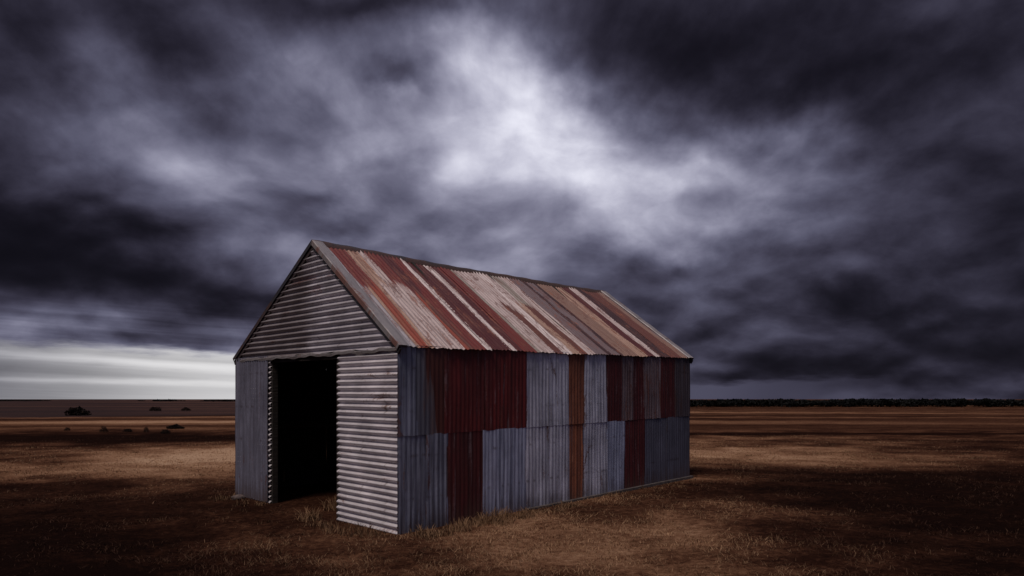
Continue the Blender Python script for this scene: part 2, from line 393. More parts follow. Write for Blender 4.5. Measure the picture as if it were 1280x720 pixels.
plain_wall('back_wall', Ff, Bb, (zt['F']-.0, zt['B']-.0), (zb['F'], zb['B']), S, ['zinc_blue', 'zinc_pale'], 6, gable=APT)

# ---- front: horizontal sheets right of the doorway, gable above, vertical sheet on the left
zN, zL, bN, bL = zt['N'], zt['L'], zb['N'], zb['L']
fm = MB()
fm.beam(wp(si*.6, .305, bN-.05), wp(si*.6, .305, zN-.05), .09, .09, up=S); fm.beam(wp(si*.6, .735, bL-.05), wp(si*.6, .735, zL-.06), .09, .09, up=S)
fm.beam(wp(si*.6, .01, zN-.075), wp(si*.6, .99, zL-.06), .06, .11)
front = fm.build('front_wall', M['timber'], shed)
T0, T1, T2 = .301, .732, .742
def fpt(t, z, off): p = plan(0, t) + OUTF*off; return (p.x, p.y, z)
def front_rows(t0, t1, nrow, lab, mat, off=.02):
    # stacked sheets, corrugations horizontal; a runs upward
    H0, H1 = -.01, .985
    for k in range(nrow):
        f0 = lerp(H0, H1, k/nrow); f1 = lerp(H0, H1, (k+1)/nrow)
        hh = (f1-f0)*2.4
        def fn(a, b, f0=f0, f1=f1, hh=hh, k=k):
            t = t0 + b/WID; f = f0+(f1-f0)*a/hh
            tt = t + .0018*math.sin(k*2.3+a*9)
            return fpt(tt, lerp(lerp(bN, bL, t), lerp(zN, zL, t), f), off+.003*(k % 2))
        o = sheet('wall_sheet', M[mat], front, fn, hh+(.02 if k < nrow-1 else 0), (t1-t0)*WID, tuple(OUTF), u0=k*1.3, amp=.0215, wave0=f0*2.4, dent=.005, seed=40+k, label=lab)
front_rows(-.003, T0, 3, None, 'zinc_bright')
front_rows(T1, .99, 3, None, 'zinc_bright', .012)
def fnl(a, b):
    t = .742 + a/WID
    return fpt(t, lerp(lerp(zN, zL, t)-.01, lerp(bN, bL, t)-.0, b/2.4), .045)
sheet('wall_sheet', M['zinc_left'], front, fnl, (1.003-.742)*WID, 2.4, tuple(OUTF), amp=.008, seed=61, label='dull blue grey sheet with upright corrugations left of the doorway', rag=.01)
# gable triangle of horizontal sheets
def gable(parent, off, mat, rows=4):
    zbase = lambda t: lerp(zN, zL, t)-.035
    for k in range(rows):
        f0, f1 = k/rows, (k+1)/rows
        Hh = ZR-.02-(zN+zL)/2+.035
        nx = int(round((f1-f0)*Hh/PITCH*8)); ny = 34
        A = np.linspace(f0, f1+.012, nx+1); P = []; UV = []
        for a in A:
            a = min(a, .992)
            for j in range(ny+1):
                # left and right ends follow the rafters
                tl = lerp(1.0, APT, a); tr = lerp(0.0, APT, a)
                t = lerp(tr, tl, j/ny)
                z = lerp(zbase(t), ZR-.02, 0) ; 
                zz = lerp(zbase(APT), ZR-.02, a) + (zbase(t)-zbase(APT))*(1-a)
                hm = a*Hh
                if k == 0 and a < .002: zz += .012*math.sin(t*40)+.008*math.sin(t*97+1)
                d = .0205*math.cos(2*math.pi*hm/PITCH) + .007*(2*float(vnoise(t*8, hm*3, 5))-1) + off + .004*(k % 2)
                P.append(fpt(t, zz, d)); UV.append((hm+k*2.0, t*WID))
        P = np.array(P); idx = np.arange(len(P)).reshape(nx+1, ny+1)
        q = np.stack([idx[:-1, :-1], idx[1:, :-1], idx[1:, 1:], idx[:-1, 1:]], -1).reshape(-1, 4)
        shell('gable_sheet', P, P - np.array(OUTF)*.0016, np.array(UV), q, idx, M[mat], parent)
gb = MB(); gb.beam(wp(si*.7, APT, (zN+zL)/2), wp(si*.7, APT, ZR-.1), .08, .05, up=S); gable_o = gb.build('gable', M['timber'], shed)
gable(gable_o, .026, 'zinc_gable')
# door-head flashing: a light bent strip under the gable iron
V = []; Fc = []; n = 60
for i in range(n+1):
    t = -.004 + .965*i/n
    wv = .008*math.sin(t*31)+.006*math.sin(t*83+2)
    zc = lerp(zN, zL, t)-.045
    for (dz, do) in ((.014+wv*1.4, .050), (.006+wv*1.2, .056), (-.030+wv*1.3, .052+wv*.6), (-.032+wv*1.3, .040)):
        V.append(fpt(t, zc+dz, do))
for i in range(n):
    for j in range(3): a = i*4+j; Fc.append([a, a+4, a+5, a+1])
    a = i*4; Fc.append([a+3, a+7, a+4, a])
uvf = [(k//4*.07, k % 4*.03) for k in range(len(V))]
mesh_np('door_head_flashing', V, Fc, M['cap_grey'], shed, False, uvf)

# ---- roof
OV = .055   # eave overhang (m), verge overhang below
VO = .05
def roof_pt(sm, d, side):            # sm metres along the ridge from the front wall, d 0 (ridge)..1 (eave)
    s = sm/LEN
    if side == 0: w1 = -OV/WID; ze = z_at(zt, max(0, min(1, s)), 0) - .045*.7 + .012
    else: w1 = 1+.05/WID; ze = z_at(zt, max(0, min(1, s)), 1) - .035 + .012
    w = lerp(APT, w1, d); sag = -.028*math.sin(math.pi*max(0, min(1, s)))
    zr = ZR + sag + .012*math.sin(sm*1.9)*.5
    p = plan(s, w); return Vector((p.x, p.y, lerp(zr, ze, d)))
rb = MB()
for side in (0, 1):
    for d in (.06, .36, .66, .95):
        a = roof_pt(.02, d, side); b = roof_pt(LEN-.02, d, side); dz = Vector((0, 0, -.095))
        rb.beam(a+dz, b+dz, .07, .035)
roof = rb.build('roof', M['timber'], shed)
def slope_len(side): return (roof_pt(0, 1, side)-roof_pt(0, 0, side)).length
for side in (0, 1):
    SL = slope_len(side)
    e = roof_pt(0, 1, side)-roof_pt(0, 0, side); nr = (S.cross(e)).normalized()
    if nr.z < 0: nr = -nr
    nsh = 9; total = LEN+2*VO
    for k in range(nsh):
        a0 = -VO+total*k/nsh; wd = total/nsh + (.05 if k < nsh-1 else 0)
        jit = random.uniform(-.016, .016); offn = .004 + .0028*(k % 2)
        def fn(a, b, a0=a0, side=side, SL=SL, offn=offn, k=k):
            d = b/SL
            return tuple(roof_pt(a0+a, d, side)+nr*(offn + .004*math.sin(d*5+k*1.9)))
        sheet('roof_sheet', M['roof'], roof, fn, wd, SL+jit, tuple(nr), u0=a0, v0=0, wave0=a0, amp=.0052, pitch=.076, dent=.009, seed=(k+side*77), rag=.014)
# ridge cap
V = []; Fc = []; n = 70; UVc = []
prof = [(-.095, -.008), (-.088, .010), (-.025, .024), (0, .040), (.025, .024), (.088, .010), (.095, -.008)]
for i in range(n+1):
    sm = -VO-.01+(LEN+2*VO+.02)*i/n
    r0 = roof_pt(sm, 0, 0); e0 = (roof_pt(sm, 1, 0)-r0).normalized(); e1 = (roof_pt(sm, 1, 1)-r0).normalized()
    for (q, h) in prof:
        dirv = e0 if q < 0 else e1
        p = r0 + dirv*abs(q) + Vector((0, 0, h+.004*math.sin(sm*13+q*9))); V.append(tuple(p)); UVc.append((q, sm))
for i in range(n):
    for j in range(len(prof)-1): a = i*len(prof)+j; Fc.append([a, a+1, a+1+len(prof), a+len(prof)])
mesh_np('ridge_cap', V, Fc, M['cap_dark'], roof, True, UVc)
# verge cappings on the front and back gables: light folded strip on top, dark barge board below
for sm0, lab in ((-VO, 'front'), (LEN+VO, 'back')):
    sg = -1 if lab == 'front' else 1
    for side in (0, 1):
        V = []; Fc = []; UVc = []; n = 26
        wtop = .17
        for i in range(n+1):
            d = i/n*1.004
            p = roof_pt(sm0, d, side); e = (roof_pt(sm0, 1, side)-roof_pt(sm0, 0, side)).normalized(); nr = S.cross(e).normalized()
            if nr.z < 0: nr = -nr
            wv = .004*math.sin(d*37)
            for (sx_, h) in ((wtop, .020), (wtop-.012, .034+wv), (0, .034+wv), (-.012, .028), (-.014, -.035)):
                V.append(tuple(p - S*(sg*sx_) + nr*h)); UVc.append((sx_, d*1.9))
        for i in range(n):
            for j in range(4): a = i*5+j; Fc.append([a, a+5, a+6, a+1])
        mesh_np('verge_capping', V, Fc, M['cap_grey'] if side == 0 else M['cap_dark'], roof, False, UVc)
        bb_ = MB(); a = roof_pt(sm0, 0, side); b = roof_pt(sm0, 1.0, side)
        q = Vector((0, 0, -.065)) - S*(sg*.02)
        bb_.beam(a+q, b+q, .03, .075)
        bb_.build('barge_board', M['cap_dark'], roof)

# ------------------------------------------------------------------ terrain
CX, CY = base.x, base.y
def terrain(x, y):
    d = np.hypot(x, y)
    z = np.interp(d, [0, 50, 90, 600, 1500, 3000, 5000], [0, 0, -.22, -4.9, -3.6, .4, 1.3])
    # the shed's far end stands on slightly higher ground
    s = (x-Nn.x)*S.x+(y-Nn.y)*S.y; w = (x-Nn.x)*W.x+(y-Nn.y)*W.y
    rise = -.016 + .168*np.clip(s/LEN, -.3, 1.25) + .046*np.clip(w/WID, -.5, 1)*(1-np.clip(s/LEN, 0, 1))
    fall = np.exp(-(np.maximum(0, np.hypot(x-CX, y-CY)-4.2)/4.5)**2)
    z = z*(1-fall)+rise*fall
    out = sstep(.0, 1.0, np.maximum(np.maximum(-s, s-LEN), np.maximum(-w, w-WID)))
    amp = np.clip(.035+d*.0012, 0, .25)*(.15+.85*out)
    z = z + (fbm(x*.33, y*.33, 3, 4)-.5)*2*amp*.8
    z = z + (fbm(x*2.3, y*2.3, 9, 3)-.5)*.05*(.1+.9*out)*np.exp(-d/60)
    inside = 1-out
    return z - .012*inside
def cover_shade(x, y):
    """how much dry straw lies on the red earth (0 bare dark earth .. 1 pale straw), lowered at the edges to paint light falloff, in world metres"""
    d = y
    n = fbm(x*.22, y*.35, 21, 4); n2 = fbm(x*.05, y*.12, 33, 3); n3 = fbm(x*.9, y*1.3, 55, 3)
    c = .42+0*x
    # bare trampled earth in front of the doorway and across the near left
    c = c - .30*np.exp(-(((x+4.6)/3.6)**2+((y-7.4)/3.9)**2))
    c = c - .34*np.exp(-(((x+8.5)/4.2)**2+((y-11.0)/4.0)**2))
    # straw drift left of the shed
    c = c + .55*np.exp(-(((x+8.2)/5.0)**2+((y-21.5)/5.2)**2))
    c = c + .18*np.exp(-(((x+7.3)/2.4)**2+((y-15.0)/2.6)**2))
    # straw behind the far corner
    c = c + .42*np.exp(-(((x-7.0)/4.5)**2+((y-22.0)/6.0)**2))
    # in front of the long wall
    c = c + .12*np.exp(-(((x-.7)/2.0)**2+((y-8.6)/2.0)**2)) + .06*np.exp(-(((x+.5)/2.0)**2+((y-6.8)/1.6)**2))
    # light falloff painted as darker ground: right side and near left
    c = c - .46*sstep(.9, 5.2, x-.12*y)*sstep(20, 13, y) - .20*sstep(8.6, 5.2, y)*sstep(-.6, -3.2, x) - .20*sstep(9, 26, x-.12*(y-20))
    c = c - .12*sstep(-9, -18, x+.1*(y-20))  # same painted falloff towards the far left
    c = c + (n-.5)*.40 + (n2-.5)*.2 + (n3-.5)*.6
    # vehicle track running across
    wv = (fbm(x*.06, y*0, 4, 2)-.5)*2.2
    tr = np.exp(-(((y-(31.2+3.4*sstep(-8, 12, x)+wv))/(1.3+1.9*sstep(4, -12, x)))**2)*1.0)
    c = c - .48*tr
    # far paddock strips
    far = sstep(36, 42, y)
    strip = fbm(x*.006, y*.11, 71, 3)
    strip = strip*(1-sstep(90, 140, y)*.6)+.3*sstep(90, 140, y)
    c = c*(1-far) + far*(.46+(strip-.5)*1.5+.16*sstep(-2,-10,x)*sstep(-60,-22,x)-.10*sstep(4, 60, x)) 
    farL = sstep(80, 90, y)*sstep(5, -20, x)
    c = c*(1-farL)+farL*(.34-.16*sstep(-.45,-.62,x/y)+(fbm(x*.004, y*.02, 77, 3)-.5)*.9)
    c = c - .35*np.exp(-((y-86-(n2-.5)*10)/5.0)**2)*sstep(10, -5, x)
    return np.clip(c, 0, 1)

nA = 900; radii = [0.0, .004, .1, .3]
r = .6
while r < 5200: radii.append(r); r *= 1.028 if r > 4 else 1.08
radii = np.array(radii[1:]); ang = np.linspace(0, 2*math.pi, nA, endpoint=False)
RR, AA = np.meshgrid(radii, ang, indexing='ij')
X = (RR*np.sin(AA)).ravel(); Y = (RR*np.cos(AA)).ravel()
Z = terrain(X, Y)
nr_ = len(radii); idx = np.arange(nr_*nA).reshape(nr_, nA); nx_ = np.roll(idx, -1, 1)
q = np.stack([idx[:-1], idx[1:], nx_[1:], nx_[:-1]], -1).reshape(-1, 4)
gm, nt, b = new_mat('paddock_ground'); g = NT(nt)
pos = g.n('ShaderNodeNewGeometry').outputs['Position']
cv = g.attr('cover_shade'); fa = g.attr('far')
n1 = g.noise(pos, .8, 9, .7, .5, (1, 1.6, 1)); n2 = g.noise(pos, 9, 8, .75); n3 = g.noise(pos, 45, 5, .75)
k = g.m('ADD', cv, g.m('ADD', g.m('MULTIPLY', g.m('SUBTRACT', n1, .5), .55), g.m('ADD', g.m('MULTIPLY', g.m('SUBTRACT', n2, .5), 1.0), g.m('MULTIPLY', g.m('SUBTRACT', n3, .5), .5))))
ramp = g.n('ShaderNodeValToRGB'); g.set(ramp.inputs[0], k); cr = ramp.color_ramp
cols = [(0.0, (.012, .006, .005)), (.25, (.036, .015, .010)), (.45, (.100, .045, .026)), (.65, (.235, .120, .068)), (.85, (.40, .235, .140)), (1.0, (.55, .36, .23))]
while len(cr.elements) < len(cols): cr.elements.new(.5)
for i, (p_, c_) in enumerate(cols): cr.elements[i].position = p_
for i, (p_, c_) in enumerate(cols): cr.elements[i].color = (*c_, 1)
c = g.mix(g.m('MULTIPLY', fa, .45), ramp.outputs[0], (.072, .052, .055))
g.set(b.inputs['Base Color'], c); b.inputs['Roughness'].default_value = 1; b.inputs['Specular IOR Level'].default_value = .0
bp = g.n('ShaderNodeBump'); bp.inputs['Strength'].default_value = .9; bp.inputs['Distance'].default_value = .05
g.set(bp.inputs['Height'], g.m('ADD', g.m('MULTIPLY', n2, 1.0), g.m('MULTIPLY', n3, .5))); g.set(b.inputs['Normal'], bp.outputs[0])
ground = mesh_np('ground', np.stack([X, Y, Z], -1), q, gm, None, True, None, {'cover_shade': cover_shade(X, Y), 'far': sstep(80, 100, np.hypot(X, Y))*sstep(5, -25, X)})
tag(ground, kind='structure')
# ------------------------------------------------------------------ dry grass
def blade_mat(name, c0, c1):
    m, nt, b = new_mat(name); g = NT(nt)
    t = g.attr('tint')
    g.set(b.inputs['Base Color'], g.mix(t, c0, c1)); b.inputs['Roughness'].default_value = .85; b.inputs['Specular IOR Level'].default_value = .15
    return m
GM = blade_mat('dry_grass', (.040, .017, .010), (.42, .255, .145))
def in_shed(x, y, m=.0):
    s = (x-Nn.x)*S.x+(y-Nn.y)*S.y; w = (x-Nn.x)*W.x+(y-Nn.y)*W.y
    return (s > -m) & (s < LEN+m) & (w > -m) & (w < WID+m)
def blades(x, y, h, tint, wd, lean=.6):
    n = len(x); z = terrain(x, y)-.006
    a = RNG.uniform(0, 2*math.pi, n); l = RNG.uniform(.1, lean*1.6, n)*h; la = RNG.uniform(0, 2*math.pi, n)
    bx, by = np.cos(a)*wd, np.sin(a)*wd
    tx, ty = np.cos(la)*l, np.sin(la)*l
    V = np.zeros((n, 5, 3))
    V[:, 0] = np.stack([x-bx, y-by, z], -1); V[:, 1] = np.stack([x+bx, y+by, z], -1)
    V[:, 2] = np.stack([x+bx*.7+tx*.4, y+by*.7+ty*.4, z+h*.6], -1); V[:, 3] = np.stack([x-bx*.7+tx*.4, y-by*.7+ty*.4, z+h*.6], -1)
    V[:, 4] = np.stack([x+tx, y+ty, z+h*.95], -1)
    i = np.arange(n)*5
    f1 = np.stack([i, i+1, i+2], -1); f2 = np.stack([i, i+2, i+3], -1); f3 = np.stack([i+3, i+2, i+4], -1)
    return V.reshape(-1, 3), np.concatenate([f1, f2, f3]), np.repeat(tint, 5)
# scattered turf: even density in the picture would be uneven on the ground, so it is denser near
N0 = 240000
rr = 3.2*np.exp(RNG.uniform(0, 1, N0)**.9*math.log(36/3.2)); aa = RNG.uniform(-.82, .82, N0)
gx, gy = rr*np.sin(aa), rr*np.cos(aa)
cc = cover_shade(gx, gy); clump = fbm(gx*1.7, gy*1.7, 91, 3); cl2 = fbm(gx*6, gy*6, 15, 2)
keep = (RNG.uniform(0, 1, N0) < np.clip(.12+1.1*cc+ (clump-.5)*2.2+(cl2-.5)*1.5, .02, 1)) & ~in_shed(gx, gy, .03)
gx, gy, cc, clump, rr = gx[keep], gy[keep], cc[keep], clump[keep], rr[keep]
h = RNG.uniform(.012, .040, len(gx))*(.6+1.0*np.clip(clump+.1, 0, 1))
tint = np.clip(cc*1.0+RNG.normal(0, .15, len(gx))+(clump-.5)*.5, 0, 1)*(.12+.88*sstep(.08, .5, cc))
v, f, t = blades(gx, gy, h, tint, .0018+rr*.00028, 1.3)
turf = mesh_np('dry_grass', v, f, GM, None, False, None, {'tint': t}); tag(turf, kind='stuff')
# taller tufts: against the walls and scattered on the left
tx, ty, th, tt = [], [], [], []
def tuft(x, y, hh, n, spread, bright):
    for _ in range(n):
        tx.append(x+random.gauss(0, spread)); ty.append(y+random.gauss(0, spread)); th.append(hh*random.uniform(.35, 1.1)); tt.append(min(1, max(0, bright+random.gauss(0, .15))))
for k in range(90):
    s = random.uniform(0, 1.0)**1.6 if k % 2 else random.uniform(0, .45); p = plan(s, -random.uniform(.02, .13)); tuft(p.x, p.y, random.uniform(.04, .11)*(1.15-.6*s), 26, .05, random.uniform(.25, .6))
for (s, w, hh, n) in ((.20, -.05, .27, 90), (.17, -.07, .24, 70), (.24, -.05, .22, 60), (.13, -.05, .17, 60), (.03, -.04, .18, 60), (.09, -.09, .2, 60), (.27, -.06, .17, 50)):
    p = plan(s, w); tuft(p.x, p.y, hh*.8, int(n*.8), .09, .5)
for k in range(34):
    w = random.uniform(0, .30) if k % 3 else random.uniform(.7, 1.0); p = plan(-random.uniform(.02, .09), w); tuft(p.x, p.y, random.uniform(.05, .14), 22, .06, random.uniform(.15, .5))
for k in range(420):
    r0 = random.uniform(4.5, 30); a = random.uniform(-.8, .8); x, y = r0*math.sin(a), r0*math.cos(a)
    cvr = float(cover_shade(np.array([x]), np.array([y]))[0])
    if in_shed(x, y, .2) or random.random() > .05+cvr*1.3: continue
    tuft(x, y, random.uniform(.03, .07), int(16+r0*.7), .05+.04*random.random(), (cvr*.95+random.uniform(-.2, .05))*(.2+.8*float(sstep(.1, .5, cvr))))
tx, ty, th, tt = map(np.array, (tx, ty, th, tt))
ok = ~in_shed(tx, ty, .025); tx, ty, th, tt = tx[ok], ty[ok], th[ok], tt[ok]
v, f, t = blades(tx, ty, th, tt, .003+np.hypot(tx, ty)*.00028, .5)
tag(mesh_np('grass_tufts', v, f, GM, None, False, None, {'tint': t}), kind='stuff')

# ------------------------------------------------------------------ shrubs and trees
LEAF = blade_mat('shrub_leaves', (.007, .005, .005), (.020, .012, .009))
LEAFD = blade_mat('far_tree_leaves', (.004, .005, .005), (.010, .010, .009))
BARK = flat_mat('bark', (.08, .06, .05), (.035, .028, .025), 8, .9)
def crown_mesh(cx, cy, cz_, rx, ry, rz, nl, leaf, seed, lobes=6, flat_bottom=.35):
    rg = np.random.default_rng(seed)
    # leaf clumps round a handful of boughs of different size
    C = rg.normal(0, .42, (lobes, 3))*np.array([rx, ry, rz*.7]); C[:, 2] = rz*(.1+.35*(1-np.minimum(1, (C[:, 0]/rx)**2+(C[:, 1]/ry)**2)))-rz*.25*rg.uniform(0, 1, lobes); Rr = rg.uniform(.35, .62, lobes)
    k = rg.integers(0, lobes, nl); d = rg.normal(0, 1, (nl, 3)); d /= np.linalg.norm(d, axis=1)[:, None]
    rad = rg.uniform(.45, 1.0, nl)**.6
    P = C[k] + d*rad[:, None]*Rr[k][:, None]*np.array([rx, ry, rz])
    P[:, 2] = np.where(P[:, 2] < -rz*flat_bottom, -rz*flat_bottom*rg.uniform(.5, 1, nl), P[:, 2])
    P += np.array([cx, cy, cz_])
    a = rg.normal(0, 1, (nl, 3)); a /= np.linalg.norm(a, axis=1)[:, None]; b_ = rg.normal(0, 1, (nl, 3)); b_ -= a*(a*b_).sum(1)[:, None]; b_ /= np.linalg.norm(b_, axis=1)[:, None]
    s = leaf*rg.uniform(.5, 1.3, nl)[:, None]
    V = np.stack([P-a*s, P+b_*s*.6, P+a*s, P-b_*s*.6], 1).reshape(-1, 3)
    i = np.arange(nl)*4; Fq = np.stack([i, i+1, i+2, i+3], -1)
    t = np.repeat(np.clip(rg.uniform(0, .7, nl)+.3*(rg.uniform(0, 1, lobes)[k]), 0, 1), 4)
    return V, Fq, t
def plant(name, x, y, w, h, label, cat, group, seed, trunk_h=.15, nl=900, leafm=LEAF, lobes=7, zoff=0):
    z = float(terrain(np.array([x]), np.array([y]))[0])+zoff
    root = empty(name, (x, y, z)); tag(root, label, cat, group)
    rz = (h-trunk_h*h)/1.25
    cz_ = z+trunk_h*h+rz*.40
    if name == 'bush':
        q_ = np.random.default_rng(seed); d = q_.normal(0, 1, (nl, 3)); d /= np.linalg.norm(d, axis=1)[:, None]; d[:, 2] = np.abs(d[:, 2])
        lump = .62+.75*fbm(d[:, 0]*1.8+seed, d[:, 2]*2.2+d[:, 1]*1.3, seed, 3)
        Pp = d*(lump*q_.uniform(.25, 1, nl)**.45)[:, None]*np.array([w*.5, w*.4, h])+np.array([x, y, z+.02])
        a = q_.normal(0, 1, (nl, 3)); a /= np.linalg.norm(a, axis=1)[:, None]; b_ = q_.normal(0, 1, (nl, 3)); b_ -= a*(a*b_).sum(1)[:, None]; b_ /= np.linalg.norm(b_, axis=1)[:, None]
        ls = w*.045*q_.uniform(.5, 1.3, nl)[:, None]
        V = np.stack([Pp-a*ls, Pp+b_*ls*.6, Pp+a*ls, Pp-b_*ls*.6], 1).reshape(-1, 3); i4 = np.arange(nl)*4; Fq = np.stack([i4, i4+1, i4+2, i4+3], -1)
        t = np.repeat(q_.uniform(0, 1, nl), 4)
    else: V, Fq, t = crown_mesh(x, y, cz_, w*.5, w*.42, rz*.62, nl, w*.055, seed, lobes)
    V[:, 2] = z + (V[:, 2]-z)
    top = V[:, 2].max(); V[:, 2] = z + (V[:, 2]-z)*h/(top-z)
    xr = (V[:, 0].max()-V[:, 0].min()); V[:, 0] = x+(V[:, 0]-x)*w/xr
    mesh_np('crown', V, Fq, leafm, root, False, None, {'tint': t})
    mb = MB(); rg = random.Random(seed)
    for k in range(5):
        a = rg.uniform(0, 6.28); e = Vector((x+math.cos(a)*w*.28, y+math.sin(a)*w*.2, z+h*rg.uniform(.5, .8)))
        m_ = Vector((x+math.cos(a)*w*.06, y+math.sin(a)*w*.06, z+h*.28)); r0 = h*.035
        mb.tube([Vector((x, y, z-.05)), m_, e], [r0, r0*.7, r0*.2], 6)
    mb.build('trunk', BARK, root, True)
    return root
def at_px(px, py, dist=None):
    """ground point seen at a picture position when the terrain falls as it does (solved along the depth)"""
    best = None
    ys = np.exp(np.linspace(math.log(20), math.log(3000), 2500)); xs = (px-640)/F*ys
    z = terrain(xs, ys); rows = HZ + (EYE-z)/ys*F
    i = int(np.argmin(np.abs(rows-py))); return float(xs[i]), float(ys[i])
shrubs = [ # px, base row, width px, height px, label
 (98, 519.5, 32, 12.5, 'large dark domed bush standing alone at the far left field edge'),
 (84, 538.5, 8, 5, 'small dark shrub below the large domed bush'),
 (130, 540, 11, 8, 'pointed small shrub by the track, right of the large domed bush'),
 (160, 540, 12, 5, 'low flat shrub left of the darker round shrub by the track'),
 (183, 540.5, 8, 8, 'round dark shrub by the track with a flat shrub at its left'),
 (207, 542, 13, 6, 'dark shrub nearest the track, between the round shrub and the spreading shrub'),
 (219, 536, 22, 6.5, 'wide spreading shrub a little behind the track'),
 (258, 569, 14, 8, 'dry reddish bush on the pale straw, farther of the two beside the shed'),
 (194, 513.5, 15, 5.5, 'distant dark thicket in the grey far paddock, left one of two'),
 (233, 513.5, 12, 5, 'distant thicket in the grey far paddock, right one of two'),
]
for i, (px, py, wp_, hp, lab) in enumerate(shrubs):
    if py > 560: continue
    x, y = at_px(px, py); sc_ = y/F
    plant('bush', x, y, wp_*sc_, hp*sc_, lab, 'bush', 'bushes scattered over the left fields', 200+i, .04, 1500 if wp_ > 20 else 700)
# weed clump just inside the doorway
def weed(x, y, h, label, seed, n=70):
    z = float(terrain(np.array([x]), np.array([y]))[0])
    rg = random.Random(seed); X_, Y_, H_ = [], [], []
    for _ in range(n): X_.append(x+rg.gauss(0, h*.3)); Y_.append(y+rg.gauss(0, h*.3)); H_.append(h*rg.uniform(.4, 1))
    v, f, t = blades(np.array(X_), np.array(Y_), np.array(H_), np.clip(RNG.normal(.5, .2, n), 0, 1), .006, .7)
    o = mesh_np('weed_clump', v, f, GM, None, False, None, {'tint': t}); tag(o, label, 'weeds'); return o
p = plan(.055, .47); weed(p.x, p.y, .24, 'clump of dry weeds growing just inside the dark doorway', 3, 90)
p = plan(-.045, .36); weed(p.x, p.y, .22, 'pale dry weed clump at the foot of the right door jamb', 4, 120)
# stone at foot of left corner sheet
def rock(x, y, r, label, seed):
    import bmesh
    bm = bmesh.new(); bmesh.ops.create_icosphere(bm, subdivisions=3, radius=r); rg = random.Random(seed)
    ox = rg.uniform(0, 9)
    for v_ in bm.verts:
        n_ = float(fbm(np.array([v_.co.x/r*1.3+ox]), np.array([v_.co.y/r*1.3+v_.co.z/r*1.7]), seed, 3)[0])
        v_.co *= .75+.6*n_; v_.co.z *= .62; v_.co.x *= 1.25
    me = bpy.data.meshes.new('stone'); bm.to_mesh(me); bm.free()
    for p_ in me.polygons: p_.use_smooth = True
    me.materials.append(M['stone']); o = bpy.data.objects.new('stone', me); COL.objects.link(o)
    o.location = (x, y, float(terrain(np.array([x]), np.array([y]))[0])+r*.25); tag(o, label, 'stone'); return o
p = plan(-.030, .90); rock(p.x, p.y, .09, 'small dark stone at the foot of the upright sheet left of the doorway', 5)

# far wood on the right and tree line on the left horizon
def wood(name, segs, leafm, seed, leaf_k=.5):
    Vs, Fs, Ts = [], [], []; n = 0
    for i, (x, y, w, h) in enumerate(segs):
        z = float(terrain(np.array([x]), np.array([y]))[0])
        V, Fq, t = crown_mesh(x, y, z+h*.42, w*.5, w*.5, h*.52, 110, leaf_k*h*.17, seed+i, 5, .9)
        Vs.append(V); Fs.append(Fq+n); Ts.append(t); n += len(V)
    return tag(mesh_np(name, np.concatenate(Vs), np.concatenate(Fs), leafm, None, False, None, {'tint': np.concatenate(Ts)}), kind='stuff')
rg = random.Random(11); segs = []
for i in range(1900):
    x = rg.uniform(-140, 640); y = 600+rg.uniform(-25, 60) - .02*x
    z = float(terrain(np.array([x]), np.array([y]))[0])
    px = 640+F*x/y
    top = 1.9+ 1.6*(float(fbm(np.array([x*.03]), np.array([0.]), 8)[0])-.4)
    if 1211 < px < 1218: continue
    hgt = (top-z)*rg.uniform(.80, 1.02)
    segs.append((x, y, rg.uniform(6, 15), hgt*rg.uniform(.93,1.08)))
wood('far_wood', segs, LEAFD, 500, 1.2)
segs = []
for i in range(420):
    y = 1450+rg.uniform(0, 120); x = rg.uniform(-1300, -300)
    h = rg.uniform(2.0, 4.2)*(1 if x > -900 else .7)
    if float(vnoise(np.array([x*.012]), np.array([3.]), 2)[0]) < .28: continue
    segs.append((x, y, rg.uniform(9, 24), h+1.2))
wood('distant_tree_line', segs, LEAFD, 1500, 1.6)
for i, (px, wpx, hpx, lab) in enumerate(((1202, 15, 11.5, 'dark round tree at the far right horizon, left of the gap in the wood'), (1230, 17, 11, 'dark broad tree at the far right horizon, right of the gap in the wood'))):
    y = 560; x = (px-640)/F*y
    z = float(terrain(np.array([x]), np.array([y]))[0]); h = (HZ-497.0)/F*y+EYE-z
    plant('tree', x, y, wpx/F*y, h, lab, 'tree', 'trees standing out of the far wood', 900+i, .1, 1400, LEAFD)

# ------------------------------------------------------------------ sky
w = bpy.data.worlds.new('World'); scn.world = w; w.use_nodes = True
nt = w.node_tree; nt.nodes.clear(); g = NT(nt)
out = g.n('ShaderNodeOutputWorld'); bg = g.n('ShaderNodeBackground'); nt.links.new(bg.outputs[0], out.inputs[0])
SUN_EL, SUN_AZ = R(58), R(208)          # azimuth clockwise from +Y (the view direction)
sky = g.n('ShaderNodeTexSky', sky_type='NISHITA'); sky.sun_disc = False; sky.sun_elevation = SUN_EL; sky.sun_rotation = SUN_AZ
D = g.n('ShaderNodeTexCoord').outputs['Generated']
sp = g.n('ShaderNodeSeparateXYZ'); g.set(sp.inputs[0], D); dx, dy, dz = sp.outputs
az = g.m('ARCTAN2', dx, dy); el = g.m('ARCSINE', dz)
